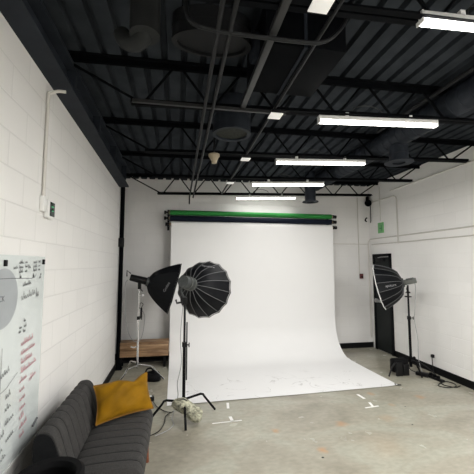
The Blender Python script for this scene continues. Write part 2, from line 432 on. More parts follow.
solo('bent_pipe', MB().tube([(.02, 1.62, 3.3), (.02, 1.62, 3.05), (.05, 1.62, 2.965), (.13, 1.62, 2.94), (.3, 1.62, 2.93), (.65, 1.62, 2.93), (.78, 1.62, 2.945), (.86, 1.62, 3.0), (.93, 1.62, 3.1), (1.0, 1.62, 3.3)], .012, smooth=5), 'condark', 'U-shaped dark pipe hanging below the ceiling deck', 'pipe')
solo('conduit', MB().tube([(2.32, .5, 3.27), (2.32, 3.4, 3.27)], .02), 'condark', 'dark conduit under the deck above the strip light cut off at right', 'conduit')
solo('conduit', MB().tube([(-.845, .2, 3.27), (-.845, 5.75, 3.27)], .011), 'strip', 'pale strip tight under the deck beside the left beam, standing in for its lit edge', 'conduit')  # added strip; its pale colour stands for the deck edge catching light
# unistrut pieces on the joists
solo('strut_rail', MB().box((-.36, 2.475, 2.93), (.86, 2.498, 2.955)), 'conduit', 'long grey rail along the second nearest joist', 'rail')
# vertical flue with an elbow
t = thing('flue_pipe', 'thick dark vertical pipe with an elbow at the upper left', 'pipe', (-.21, 1.85, 3.3))
obj('pipe', MB().tube([(-.21, 1.85, 3.30), (-.21, 1.85, 3.02)], .086, n=24), 'flue', t)
obj('elbow', MB().tube([(-.21, 1.85, 3.07), (-.22, 1.87, 3.03), (-.26, 1.91, 3.015), (-.31, 1.94, 3.03), (-.345, 1.97, 3.07), (-.36, 1.98, 3.11)], .05, n=20, smooth=5), 'flue', t)

def diffuser(loc, r, h, fl, label, lining='ductgrey', sq=1., body='duct'):
    x, y, z = loc; TM = Matrix.Translation(loc) @ Matrix.Diagonal((1, sq, 1, 1))
    t = thing('air_diffuser', label, 'air vent', loc, 'round drop air vents')
    obj('drum', MB().lathe([(r, .01), (r, h*.5), (r+.006, h*.5), (r+.006, h*.53), (r, h*.53), (r, h)], TM, 32), body, t)
    obj('flange', MB().lathe([(fl, 0), (fl, .012), (r-.004, .028), (r-.03, .02), (r-.03, .0), (fl, 0)], TM, 32), body, t)
    obj('grille', MB().lathe([(r-.03, .02), (r*.5, .022), (0, .024)], TM, 32), lining, t)
diffuser((.2, 2.02, 3.135), .26, .168, .262, 'widest round dark air vent, near the U-shaped pipe', 'condark', .52, 'condark')
diffuser((.5, 3.06, 2.965), .185, .335, .188, 'round dark air vent with a pale underside left of the second strip light')
diffuser((2.51, 3.3, 2.87), .103, .20, .155, 'round dark drop vent with a flange under the spiral duct', 'duct')
diffuser((2.29, 5.36, 2.79), .095, .535, .14, 'small dark drop vent in front of the back wall right of the lights', 'duct')
# spiral duct
d = MB(); prof = []; L0, L1 = .2, 5.5; k = 0; y = L0
while y < L1:
    prof += [(.125, y), (.125, y+.095), (.131, y+.1), (.131, y+.115)]; y += .12
d.lathe(prof, Matrix.Translation((2.5, 0, 3.185)) @ Matrix.Rotation(-PI/2, 4, 'X'), 28)
solo('spiral_duct', d, 'duct', 'long dark spiral duct running under the deck at the right', 'duct')
t = thing('duct_box', 'dark rectangular duct box beside the widest round vent', 'duct', (.72, 2.0, 3.05))
obj('box', MB().box((.50, 1.78, 3.02), (1.02, 2.34, 3.3), bevel=.006), 'steel', t)
obj('collar', MB().cyl((.55, 2.02, 3.15), (.47, 2.02, 3.15), .1, n=24), 'duct', t)
obj('seam', MB().box((.74, 1.772, 3.015), (.76, 2.348, 3.302)), 'duct', t)
# pendant detector
t = thing('heat_detector', 'tan cup-shaped detector hanging below the dark ceiling', 'detector', (.354, 3.3, 2.73))
obj('cup', MB().lathe([(0, 0), (.03, 0), (.034, .02), (.05, .06), (.064, .085), (.064, .115), (.03, .12), (0, .12)], Matrix.Translation((.354, 3.3, 2.745)) @ Matrix.Scale(.85, 4), 20), 'cup', t)
obj('rim', MB().lathe([(.063, .085), (.068, .088), (.068, .11), (.063, .114)], Matrix.Translation((.354, 3.3, 2.745)) @ Matrix.Scale(.85, 4), 20), 'cup', t)
obj('stem', MB().cyl((.354, 3.3, 2.845), (.354, 3.3, 3.31), .009), 'condark', t)

# right wall and back wall services
solo('wall_conduit', MB().tube([(XR-.015, YR+.1, 2.215), (XR-.015, 6.2, 2.215), (3.955, YB-.02, 2.19), (3.93, YB-.015, 2.16), (3.93, YB-.015, .2)], .011), 'whitecond', 'upper painted conduit along the right wall turning down in the corner', 'conduit')
solo('wall_conduit', MB().tube([(XR-.014, YR+.1, 2.07), (XR-.014, 6.15, 2.10)], .009), 'whitecond', 'lower painted conduit along the right wall', 'conduit')
solo('wall_conduit', MB().tube([(XR-.016, 6.1, 2.985), (XR-.016, 5.4, 2.975), (XR-.016, 5.34, 2.95), (XR-.016, 5.32, 2.9), (XR-.016, 5.32, 2.08)], .012), 'whitecond', 'painted conduit bending down the right wall near the green sign', 'conduit')
solo('wall_conduit', MB().tube([(XR-.012, 5.83, 3.25), (XR-.012, 5.83, 2.55)], .008), 'whitecond', 'thin painted conduit dropping to the green sign', 'conduit')
solo('wall_conduit', MB().tube([(3.71, YB-.013, 3.1), (3.71, YB-.013, 1.5)], .010), 'whitecond', 'painted conduit dropping to the red alarm on the back wall', 'conduit')
solo('wall_conduit', MB().cyl((3.0, YB-.012, 2.115), (3.92, YB-.012, 2.115), .008), 'whitecond', 'painted conduit across the back wall right of the white backdrop', 'conduit')
solo('wall_conduit', MB().tube([(XR-.013, YR+.2, 3.165), (XR-.013, 5.5, 3.10)], .009), 'whitecond', 'pale conduit along the top of the right wall under the deck', 'conduit')
t = thing('green_sign', 'small pale green sign high on the right wall above the door', 'sign', (XR-.004, 5.83, 2.42))
obj('panel', MB().box((XR-.012, 5.74, 2.315), (XR-.003, 5.925, 2.525), bevel=.002), 'sign', t)
obj('printed_mark', MB().box((XR-.0135, 5.79, 2.40), (XR-.0115, 5.87, 2.42)).box((XR-.0135, 5.80, 2.36), (XR-.0115, 5.82, 2.47)), 'signd', t, smooth=False)
t = thing('fire_alarm', 'small red fire alarm on the back wall beside the corner', 'alarm', (3.745, YB, 1.45))
obj('body', MB().box((3.712, YB-.045, 1.40), (3.778, YB, 1.50), bevel=.006), 'redp', t)
obj('handle', MB().box((3.72, YB-.056, 1.425), (3.77, YB-.044, 1.45), bevel=.003), 'black', t)
t = thing('chain_hoist', 'dark pulley wheel with hanging chains in the right back corner', 'pulley', (3.93, 6.16, 3.0))
obj('wheel', MB().cyl((3.90, 6.13, 2.975), (3.93, 6.17, 2.975), .07, n=20), 'steel', t)
obj('bracket', MB().box((3.905, 6.16, 2.93), (3.945, 6.225, 3.12), bevel=.004), 'steel', t)
obj('chain', MB().tube([(3.955, 6.14, 2.97), (3.955, 6.14, 2.6), (3.945, 6.14, 2.56)], .009), 'condark', t)
obj('hook', MB().tube([(3.87, 6.14, 2.66), (3.84, 6.14, 2.64), (3.83, 6.14, 2.60), (3.86, 6.14, 2.585)], .014, smooth=4), 'steel', t)
# left wall thermostat with conduit
solo('wall_conduit', MB().tube([(-.845, 2.53, 2.985), (-.895, 2.52, 2.98), (-.94, 2.515, 2.955), (-.957, 2.512, 2.89), (-.957, 2.512, 2.18)], .012, smooth=5), 'whitecond', 'painted conduit running down the left wall to the thermostat', 'conduit')
t = thing('thermostat', 'white thermostat with a dark screen on the left wall', 'thermostat', (XL, 2.6, 2.1))
obj('back_box', MB().box((XL, 2.48, 2.075), (XL+.03, 2.54, 2.185), bevel=.005), 'white', t)
obj('body', MB().box((XL, 2.545, 2.035), (XL+.04, 2.675, 2.175), bevel=.018), 'white', t)
sc = obj('screen', MB().box((XL+.039, 2.567, 2.052), (XL+.043, 2.655, 2.158), bevel=.0015), 'screen', t)
obj('readout', MB().box((XL+.043, 2.59, 2.12), (XL+.044, 2.635, 2.128)).box((XL+.043, 2.60, 2.09), (XL+.044, 2.635, 2.096)), 'led', sc, smooth=False)

# ---------------------------------------------------------------- whiteboard
t = thing('whiteboard', 'glossy whiteboard covered in handwriting on the left wall', 'whiteboard', (XL, 1.7, .52))
WY0, WY1, WZ0, WZ1 = .6, 2.592, .525, 1.752
obj('panel', MB().box((XL+.0005, WY0, WZ0), (XL+.014, WY1, WZ1)), 'board', t, smooth=False)
obj('edge_trim', MB().box((XL+.0005, WY0, WZ0-.014), (XL+.022, WY1+.002, WZ0), bevel=.003).box((XL+.002, WY1, WZ0), (XL+.0155, WY1+.004, WZ1)).box((XL+.002, WY0, WZ1), (XL+.0155, WY1+.004, WZ1+.003)), 'white', t)
bx = XL+.0145
disc = obj('grey_disc', MB().cyl((bx-.001, 2.035, 1.507), (bx+.001, 2.035, 1.507), .168, n=64), 'boarddisc', t)
MX = lambda y, z, e: Matrix(((0, 0, 1, bx+e), (1, 0, 0, y), (0, 1, 0, z), (0, 0, 0, 1)))  # text facing +X reads along +Y
text_mesh('CK', .045, MX(2.02, 1.505, .0013), 'lettering', 'ink', disc)
def ribbon(mb, pts, w=.003, e=.0022):
    for (a, b) in zip(pts, pts[1:]):
        d = V((b[0]-a[0], b[1]-a[1])); 
        if d.length < 1e-6: continue
        n = V((-d.y, d.x)).normalized()*w/2; d = d.normalized()*w*.3
        q = [(a[0]-d.x+n.x, a[1]-d.y+n.y), (a[0]-d.x-n.x, a[1]-d.y-n.y), (b[0]+d.x-n.x, b[1]+d.y-n.y), (b[0]+d.x+n.x, b[1]+d.y+n.y)]
        mb.poly([(bx+e, y, z) for y, z in q])
def scribble(ink, y, z, w, h, slope=.08, wt=.0028):
    """one illegible handwritten word: looping zigzag letters"""
    n = max(3, int(w/(h*.8))); pts = []
    for i in range(n):
        x0 = y + w*i/n; sw = w/n; zz = z + slope*(x0-y); tall = random.random() < .3
        hh = h*(1.5 if tall else random.uniform(.7, 1))
        for f, g in ((0, 0), (.2, 1), (.45, .75), (.5, .1), (.75, .45), (.9, 0)):
            pts.append((x0+sw*f, zz+hh*g*random.uniform(.8, 1.1)))
    mb = MB(); ribbon(mb, pts, wt); obj('written_word', mb, ink, t, smooth=False)
def stroke(pts, w=.0045):
    mb = MB(); ribbon(mb, pts, w); obj('drawn_line', mb, K, t, smooth=False)
K = 'ink'
for y, z in ((2.20, 1.70), (2.20, 1.672), (2.20, 1.644), (2.40, 1.704), (2.40, 1.677), (2.40, 1.65)):
    scribble(K, y, z, .055, .016); scribble(K, y+.08, z+.006, .03, .012)
scribble(K, 2.13, 1.67, .05, .02); scribble(K, 2.32, 1.672, .04, .018)
for y in (2.215, 2.40): scribble(K, y, 1.612, .02, .022)
scribble(K, 2.50, 1.60, .03, .02); scribble(K, 2.515, 1.625, .02, .012)
scribble(K, 2.26, 1.56, .12, .018); scribble(K, 2.25, 1.475, .20, .03, .12); scribble(K, 2.46, 1.475, .05, .045)
for y, z in ((2.245, 1.30), (2.24, 1.275), (2.30, 1.335), (2.31, 1.30), (2.30, 1.27)): scribble(K, y, z, .03, .016)
stroke([(1.7, 1.623), (2.1, 1.617), (2.38, 1.606), (2.43, 1.612), (2.45, 1.632)], .004)
for y, z, w in ((2.03, 1.06, .12), (2.12, .93, .06), (2.12, .86, .07), (2.13, .78, .10), (2.02, .72, .11), (2.15, .68, .09), (2.02, .64, .10), (2.1, .60, .06)): scribble(K, y, z, w, .022, .2)
stroke([(2.0, .98), (2.12, .99), (2.25, 1.04)], .0035)
for z in (1.2, .9): scribble(K, 2.0, z, .03, .03)
stroke([(2.055, 1.23), (2.06, .6)], .004)
K = 'red'
for i in range(11):
    z = 1.19 - .057*i
    scribble(K, 2.28 + .006*i - (.0 if i < 4 else .02), z, (.17, .20, .16, .22, .1, .07, .08, .08, .06, .1, .06)[i], .024, .08, .0033)
scribble(K, 2.42, .93, .1, .024, .25, .0033)
K = 'blue'
for z in (.83, .78): scribble(K, 2.0, z, .05, .03, 0)
stroke([(2.03+.05*math.cos(q*.35), .80+.06*math.sin(q*.35)) for q in range(19)], .003)
for (y, z) in ((2.555, 1.715), (2.03, 1.705)):
    obj('magnet', MB().box((bx, y-.013, z-.018), (bx+.012, y+.013, z+.018), bevel=.003), 'black', t)
obj('pen', MB().cyl((bx+.008, 2.50, .61), (bx+.008, 2.565, .635), .007, n=10), 'ink', t)

# ---------------------------------------------------------------- sofa
SY0, SY1 = 2.2, 3.11
t = thing('sofa', 'low armless charcoal sofa with channel-stitched back and seat by the whiteboard', 'sofa', (-.55, 2.65, 0))
NCH = 9
def loft_y(prof, y0, y1, amt, sel, round_end=.012, cap=True, groove_shade=None):
    """extrude a closed (x,z) profile along Y with channel bulges; sel(i) weight of the bulge at profile point i"""
    mb = MB(); n = len(prof); rows = []
    c = V((sum(p[0] for p in prof)/n, sum(p[1] for p in prof)/n))
    nrm = []
    for i in range(n):
        a = V(prof[i-1]); b = V(prof[(i+1) % n]); d = (b-a).normalized(); q = V((d.y, -d.x))
        if q.dot(V(prof[i])-c) < 0: q = -q
        nrm.append(q)
    st = NCH*10
    for k in range(st+1):
        f = k/st; y = y0 + (y1-y0)*f
        ph = (f*NCH) % 1.0
        bl = amt*(abs(math.sin(PI*ph))**.5 - .72)
        edge = min(f, 1-f)*(y1-y0)
        sh = -round_end*(1-min(1, edge/round_end))**2*.7
        rows.append([(prof[i][0]+nrm[i].x*(bl*sel(i)+sh), y, prof[i][1]+nrm[i].y*(bl*sel(i)+sh)) for i in range(n)])
    vs = mb.grid(rows, closed=True)
    if groove_shade is not None:
        idx = [i for i in range(n) if sel(i)]
        for c in range(1, NCH):
            row = rows[c*10]; groove_shade.append([V(row[i]) + V((nrm[i].x, 0, nrm[i].y))*.002 for i in idx])
    if cap: mb.bm.faces.new(vs[0][::-1]); mb.bm.faces.new(vs[-1])
    return mb
def dense(pts, m=6):
    out = []
    for a, b in zip(pts, pts[1:]+pts[:1]):
        for k in range(m): out.append((a[0]+(b[0]-a[0])*k/m, a[1]+(b[1]-a[1])*k/m))
    return out
def rnd(prof, it=3):
    for _ in range(it):
        prof = [tuple((V(prof[i-1])*.25+V(prof[i])*.5+V(prof[(i+1) % len(prof)])*.25)) for i in range(len(prof))]
    return prof
bp = rnd(dense([(-.81, .26), (-.822, .48), (-.83, .665), (-.808, .70), (-.755, .70), (-.712, .665), (-.655, .48), (-.63, .38), (-.63, .26)], 5), 4)
def groove_shaded(name, prof, zmin):
    sm = []
    part = obj(name, loft_y(prof, SY0, SY1, .016, lambda i: 1. if prof[i][1] > zmin else 0, groove_shade=sm), 'sofa', t)
    for q in sm: obj('seam', MB().tube(q, .0055, n=6), 'sofad', part)  # dark tubes added to deepen the shade in the channel grooves
groove_shaded('backrest', bp, .3)
# plain side panels on the backrest ends
for y in (SY0-.012, SY1+.002):
    m = MB(); q = [(p[0]*.97-.022, p[1]*.985+.002) for p in bp]
    vs = m.grid([[(x, y, z) for x, z in q], [(x, y+.012, z) for x, z in q]], closed=True); m.bm.faces.new(vs[0][::-1]); m.bm.faces.new(vs[1])
    obj('side_panel', m, 'sofad', t)
sp_ = rnd(dense([(-.66, .27), (-.66, .43), (-.45, .445), (-.28, .445), (-.225, .43), (-.2, .38), (-.2, .27)], 6), 4)
groove_shaded('seat', sp_, .35)
obj('base_frame', MB().box((-.86, SY0+.02, .2), (-.215, SY1-.02, .272), bevel=.01), 'sofad', t)
for x in (-.80, -.255):
    for y in (SY0+.07, SY1-.07):
        obj('leg', MB().cyl((x+(.02 if x > -.5 else -.01), y, 0), (x, y, .205), .014, .024, n=14), 'legwood', t)
# ---------------------------------------------------------------- pillow
t = thing('throw_pillow', 'mustard yellow velvet pillow leaning on the far end of the sofa', 'pillow', (-.42, 2.95, .46))
c00, c10, c11, c01 = V((-.60, 2.74, .472)), V((-.19, 2.99, .465)), V((-.262, 3.13, .725)), V((-.675, 2.96, .69))
nrm = (c10-c00).cross(c01-c00).normalized()
NP = 28
def psurf(sgn):
    rows = []
    for i in range(NP+1):
        u = i/NP; r = []
        for k in range(NP+1):
            v = k/NP
            p = c00*(1-u)*(1-v)+c10*u*(1-v)+c11*u*v+c01*(1-u)*v
            th = (max(0, 1-(2*u-1)**2)**.55)*(max(0, 1-(2*v-1)**2)**.5)*.095
            # edges bow in between the corners, the top edge sags
            mid = (c00+c10+c11+c01)/4
            bow = .06*((1-(2*u-1)**2)*abs(2*v-1)**3 + (1-(2*v-1)**2)*abs(2*u-1)**3)
            p = p + (mid-p)*bow*1.6
            p += (c00-c01)*(.17*math.exp(-((u-.68)/.16)**2)*v**3)
            p += nrm*(sgn*th + (.007*math.sin(11*u+6*v+3*math.sin(5*v)) + .006*math.sin(17*v-9*u+2*math.sin(7*u)))*th/.085)
            r.append(p)
        rows.append(r)
    return rows
m = MB(); m.grid(psurf(1)); m.grid(psurf(-1)); bmesh.ops.remove_doubles(m.bm, verts=m.bm.verts, dist=.0008)
obj('cover', m, 'pillow', t)
a = psurf(0); rim = [a[i][0] for i in range(NP+1)]+[a[NP][k] for k in range(1, NP+1)]+[a[i][NP] for i in range(NP-1, -1, -1)]+[a[0][k] for k in range(NP-1, -1, -1)]
obj('piping', MB().tube(rim, .005, n=6), 'piping', t)

# ---------------------------------------------------------------- waste bin
t = thing('waste_bin', 'round black waste bin in front of the near end of the sofa', 'bin', (-.635, 1.89, 0))
T0 = Matrix.Translation((-.635, 1.89, 0))
obj('body', MB().lathe([(0, .0), (.115, 0), (.12, .01), (.155, .60), (.149, .60), (.115, .03), (0, .03)], T0, 40), 'black', t)
obj('rim', MB().lathe([(.126, .595), (.132, .625), (.156, .634), (.171, .622), (.171, .595), (.156, .59), (.126, .595)], T0, 40), 'blackm', t)
m = MB()
random.seed(3)
for i in range(16):
    a = random.uniform(0, 6.3); r = random.uniform(.0, .085)
    bmesh.ops.create_icosphere(m.bm, subdivisions=2, radius=random.uniform(.025, .045), matrix=T0 @ Matrix.Translation((r*math.cos(a), r*math.sin(a), .53+random.uniform(0, .04))) @ Matrix.Rotation(a, 4, 'X') @ Matrix.Diagonal((1, .6, .5, 1)))
for v in m.bm.verts: v.co += V((random.uniform(-1, 1), random.uniform(-1, 1), random.uniform(-1, 1)))*.004
obj('liner', m, 'inner', t, smooth=False)

# ---------------------------------------------------------------- bench
t = thing('wooden_bench', 'low brown wooden box bench on a black frame against the back wall', 'bench', (-.53, 5.85, 0))
m = MB()
for i in range(2):
    m.box((-.93, 5.66+.11*i, .385), (-.135, 5.66+.11*i+.107, .42), bevel=.003)
obj('top', m, 'bench', t)
m = MB()
for i in range(2): m.box((-.93, 5.66, .185+.1*i), (-.135, 5.69, .185+.1*i+.097), bevel=.003)
for x in (-.93, -.165): m.box((x, 5.69, .185), (x+.03, 5.877, .385), bevel=.003)
obj('front_box', m, 'bench', t)
for x in (-.90, -.20):
    for y in (5.70, 5.85): obj('leg', MB().box((x-.02, y-.02, 0), (x+.02, y+.02, .185), bevel=.003), 'blackm', t)
obj('lower_shelf', MB().box((-.92, 5.72, .08), (-.14, 5.87, .10)).box((-.92, 5.855, .10), (-.14, 5.87, .185)), 'blackm', t)

# ---------------------------------------------------------------- backdrop rolls
XA, XB = -.155, 2.985
def roll(name, x0, x1, y, z, r, material, label, cat):
    t = thing(name, label, cat, ((x0+x1)/2, y, z))
    obj('paper_roll', MB().cyl((x0, y, z), (x1, y, z), r, n=28), material, t)
    obj('core_tube', MB().cyl((x0-.03, y, z), (x1+.03, y, z), .026, n=16), 'core', t)
    for x, s in ((x0, -1), (x1, 1)):
        obj('expander', MB().cyl((x, y, z), (x+s*.07, y, z), .018, n=12).cyl((x+s*.07, y, z), (x+s*.105, y, z), .032, n=14), 'black', t)
    return t
roll('backdrop_roll', XA, XB-.0, 5.98, 2.635, .047, 'green', 'green backdrop paper roll, topmost of the three rolls', 'backdrop roll')
roll('backdrop_roll', XA+.0, XB, 5.98, 2.53, .052, 'navy', 'black backdrop paper roll between the green and white rolls', 'backdrop roll')
tw = roll('white_backdrop', XA+.025, XB+.005, 5.98, 2.42, .05, 'paper', 'white seamless paper backdrop sweeping from its roll onto the floor', 'backdrop')
prof = []
R = .55; yh = 5.93; yf = 4.13
prof.append((5.955, 2.465)); prof.append((yh+.003, 2.44)); prof.append((yh, 2.41))
for i in range(1, 25): prof.append((yh, 2.41-(2.41-R)*i/24))
for i in range(1, 17):
    a = PI/2*i/16; prof.append((yh-R*(1-math.cos(a)), R*(1-math.sin(a))+.006))
for i in range(1, 25): prof.append((yh-R-(yh-R-yf)*i/24, .006))
NX = 40; rows = []
for i, (y, z) in enumerate(prof):
    r = []
    f = i/len(prof)
    for k in range(NX+1):
        u = k/NX; x = XA+.025+(XB-XA-.02)*u
        x += .06*f*f*(1 if u > .5 else .4)*(abs(u-.5)*2)*1.0
        dy = 0; dz = 0
        if z > .6 and z < 2.38: dy = .008*math.sin(7*u+2*z)*min(1, (2.38-z))*(1+.5*math.sin(3*z))
        if z < .02:
            dz = .004*(math.sin(9*u+3*y)+1)*.5; dy = .09*u*max(0, (5.0-y))/.85
            if u > .97: dz += .012*(u-.97)/.03
        r.append((x, y+dy, z+dz))
    rows.append(r)
m = MB(); m.grid(rows)
o = obj('hanging_paper', m, 'paper', tw)
def bracket(x, label):
    t = thing('roll_bracket', label, 'bracket', (x, 6.1, 2.53))
    obj('wall_plate', MB().box((x-.02, YB-.02, 2.33), (x+.02, YB-.001, 2.72), bevel=.003), 'black', t)
    for z in (2.635, 2.53, 2.42): obj('hook', MB().box((x-.008, 5.985, z-.02), (x+.008, YB-.02, z+.012), bevel=.003).cyl((x-.012, 5.98, z), (x+.012, 5.98, z), .035, n=16), 'black', t)
bracket(XA-.035, 'black wall bracket holding the left ends of the backdrop rolls')
bracket(XB+.04, 'black wall bracket holding the right ends of the backdrop rolls')

# ---------------------------------------------------------------- light stands
def cstand(x, y, ztop, angs, matl, label, base_h=.2, leg=.33, r=.0175):
    t = thing('light_stand', label, 'light stand', (x, y, 0))
    obj('column', MB().cyl((x, y, .08), (x, y, ztop*.62), r, n=18), matl, t)
    obj('riser', MB().cyl((x, y, ztop*.6), (x, y, ztop), r*.72, n=16), matl if matl == 'chrome' else 'condark', t)
    obj('collar', MB().cyl((x, y, ztop*.6), (x, y, ztop*.6+.05), r*1.5, n=18), 'black', t)
    k = obj('knob', MB().tube([(x, y-.01, ztop*.6+.025), (x+.05, y-.03, ztop*.6+.025)], .007).box((x+.045, y-.036, ztop*.6+.0), (x+.057, y-.024, ztop*.6+.05), bevel=.003), 'black', t)
    for i, (a, l) in enumerate(angs):
        h = base_h + .022*i
        dx, dy = math.cos(a), math.sin(a)
        obj('leg', MB().tube([(x+dx*.01, y+dy*.01, h), (x+dx*l*.52, y+dy*l*.52, h+.015), (x+dx*l*.6, y+dy*l*.6, h+.005), (x+dx*l*.66, y+dy*l*.66, h-.03), (x+dx*l, y+dy*l, .014)], .0125, n=10), matl, t)
        obj('leg_sleeve', MB().cyl((x, y, h-.02), (x, y, h+.02), r*1.35, n=18), matl, t)
    return t
def softbox(hub, axis, up, rim, depth, parent_label, n, matl_rib, name='softbox', hub_r=.07, power=.55, roll=0., rimfn=None, ribs=True, ribr=.0035):
    """fabric shell on ribs; hub disc at the back, open rim in front closed by a diffuser"""
    F = frame(hub, axis, up)
    t = thing(name, parent_label, 'softbox', hub)
    if rimfn is None: rimfn = lambda k: (rim*math.cos(2*PI*k/n+roll), rim*math.sin(2*PI*k/n+roll))
    NR = 9; rows = []; ribpts = [[] for _ in range(n)]
    for i in range(NR+1):
        s = i/NR; f = (hub_r/rim)+(1-hub_r/rim)*s**power
        row = []
        for k in range(n):
            x0, y0 = rimfn(k); x1, y1 = rimfn((k+1) % n)
            for q in range(4):
                g = q/4; sag = 1-.022*4*g*(1-g)*(.35+.65*s)
                row.append(F @ V(((x0+(x1-x0)*g)*f*sag, (y0+(y1-y0)*g)*f*sag, depth*s)))
            ribpts[k].append(F @ V((x0*f*1.004, y0*f*1.004, depth*s-.001)))
        rows.append(row)
    m = MB(); vs = m.grid(rows, closed=True); sh = obj('shell', m, 'softblk', t)
    m = MB(); m.poly([p+(F.to_3x3()@V((0, 0, -.012))) for p in rows[-1]]); obj('front_diffuser', m, 'diff', t, smooth=False)
    m = MB(); m.tube(rows[-1]+[rows[-1][0]], .006, n=6); obj('rim_edge', m, matl_rib if matl_rib == 'diff' else 'softblk', t)
    if ribs:
        for k in range(n): obj('rib', MB().tube(ribpts[k], ribr, n=5), 'softgrey', t)
    obj('speed_ring', MB().cyl(F @ V((0, 0, -.02)), F @ V((0, 0, .03)), hub_r*1.02, n=24), 'headgrey', t)
    return t, F, rows

# --- dome softbox on the near black stand
CX, CY = .083, 3.76
cstand(CX, CY, 1.30, [(math.radians(-86), .27), (math.radians(172), .36), (math.radians(24), .40)], 'blackm', 'black light stand with a fur sandbag in front of the backdrop', base_h=.17)
ax2 = V((.19, .33, -.085)).normalized()
hub2 = V((.16, 3.87, 1.462))
t2, F2, rows2 = softbox(hub2, ax2, (0, 0, 1), .36, .36, 'round black dome softbox on the black stand before the white backdrop', 16, 'softblk', hub_r=.075, power=.47, roll=.1)
def on_shell(F, ang, s, R, depth, hub_r, power, lift=.004):
    f = lambda q: (hub_r+(R-hub_r)*q**power)
    p = F @ V((f(s)*math.cos(ang), f(s)*math.sin(ang), depth*s)); e = .02
    p2 = F @ V((f(s+e)*math.cos(ang), f(s+e)*math.sin(ang), depth*(s+e))); p3 = F @ V((f(s)*math.cos(ang+e), f(s)*math.sin(ang+e), depth*s))
    du = (p2-p).normalized(); dv = (p3-p).normalized(); nn = du.cross(dv)
    ctr = F @ V((0, 0, depth*s))
    if nn.dot(p-ctr) < 0: nn = -nn
    return p+nn*lift, du, dv, nn
def place_text(txt, size, p, xdir, nn, name, parent):
    z = nn.normalized(); x = (xdir-z*xdir.dot(z)).normalized(); y = z.cross(x)
    m = Matrix((x, y, z)).transposed().to_4x4(); m.translation = p
    return text_mesh(txt, size, m, name, 'logo', parent)
CAMP = V((0, 0, 1.7))
def best_patch(F, targetdir_world, R, depth, hub_r, power, s):
    best = None
    for k in range(120):
        a = 2*PI*k/120; p, du, dv, nn = on_shell(F, a, s, R, depth, hub_r, power, .012)
        sc = (p-CAMP).normalized().dot(nn)*-.0 + (p-(F @ V((0, 0, depth*s)))).normalized().dot(targetdir_world)
        if best is None or sc > best[0]: best = (sc, p, du, dv, nn)
    return best
_, p, du, dv, nn = best_patch(F2, V((.35, -.2, .85)).normalized(), .36, .36, .075, .47, .42)
place_text('aputure', .05, p, V((1, 0, 0)), nn, 'printed_logo', t2)
# lamp head
t = head2 = thing('lamp_head', 'grey studio lamp fixed to the back of the round dome softbox', 'studio lamp', hub2-ax2*.1)
Fh = frame(hub2, ax2)
obj('housing', MB().cyl(hub2-ax2*.21, hub2-ax2*.02, .066, .075, n=24), 'headgrey', t)
obj('fan_ring', MB().cyl(hub2-ax2*.13, hub2-ax2*.11, .078, n=24).cyl(hub2-ax2*.05, hub2-ax2*.035, .082, n=24), 'headgreen', t)
obj('yoke', MB().tube([hub2-ax2*.09+V((-.07, 0, .0)), hub2-ax2*.09+V((-.075, 0, -.10)), V((CX, CY-.03, 1.30))], .012, n=8), 'headgrey', t)
obj('tilt_handle', MB().tube([V((CX-.02, CY-.05, 1.28)), V((CX-.09, CY-.07, 1.27)), V((CX-.10, CY-.07, 1.31))], .011, n=8), 'black', t)
obj('tilt_clamp', MB().box((CX-.025, CY-.06, 1.25), (CX+.025, CY+.0, 1.33), bevel=.006), 'black', t)
solo('control_box', MB().box((CX+.019, CY-.012, .42), (CX+.034, CY+.006, 1.05), bevel=.004), 'conduit', 'narrow grey power bar strapped to the black stand column', 'power unit')
# fur sandbag over the leg
def sandbag():
    t = thing('sandbag', 'mottled grey-green furry sandbag slung over the black stand leg', 'sandbag', (.15, 3.66, 0))
    pts = [V((-.035, 3.76, .165)), V((.0, 3.735, .180)), V((.06, 3.70, .185)), V((.115, 3.675, .165)), V((.165, 3.65, .125)), V((.215, 3.635, .095)), V((.255, 3.625, .08)), V((.275, 3.62, .075))]
    m = MB(); m.tube(pts, [.02, .055, .073, .070, .070, .078, .066, .022], n=22, smooth=0)
    bmesh.ops.subdivide_edges(m.bm, edges=m.bm.edges[:], cuts=2, use_grid_fill=True)
    for _ in range(3): bmesh.ops.smooth_vert(m.bm, verts=m.bm.verts, factor=.5, use_axis_x=True, use_axis_y=True, use_axis_z=True)
    for v in m.bm.verts: v.co += V((random.uniform(-1, 1), random.uniform(-1, 1), random.uniform(-1, 1)))*.006
    obj('filled_bag', m, 'bag', t)
    obj('strap', MB().tube([V((.03, 3.70, .235)), V((.08, 3.68, .25)), V((.13, 3.66, .22))], .008, n=6, smooth=4), 'bagd', t)
sandbag()

# --- strip softbox on the chrome stand
SX, SY_ = -.60, 5.40
cstand(SX, SY_, 1.38, [(math.radians(-118), .45), (math.radians(-40), .55), (math.radians(150), .22)], 'chrome', 'chrome light stand in front of the wooden bench', base_h=.125, r=.016)
def oct_rim(k):
    w, h, c = .29, .405, .13
    return [(w, -h+c*1.5), (w, h-c*1.0), (w-c, h), (-w+c, h), (-w, h-c), (-w, -h+c*1.5), (-w+c, -h), (w-c, -h)][k]
ax1 = V((.93, .10, -.25)).normalized(); hub1 = V((-.47, 5.40, 1.42))
t1, F1, rows1 = softbox(hub1, ax1, (0, 0, 1), .43, .42, 'black faceted softbox facing right on the chrome stand', 8, 'softblk', hub_r=.075, power=.62, rimfn=oct_rim, ribs=False)
p = F1 @ V((0, 0, 0)); 
x_l = F1.to_3x3() @ V((1, 0, 0)); y_l = F1.to_3x3() @ V((0, 1, 0)); z_l = F1.to_3x3() @ V((0, 0, 1))
sgn = -1 if (x_l.y > 0) else 1
w_at = .30*(.075/.43+(1-.075/.43)*.68**.62)
slope = (z_l*(.42*.1) + x_l*sgn*(.30*(1-.075/.43)*(.73**.62-.63**.62))).normalized()
nn = slope.cross(y_l).normalized()
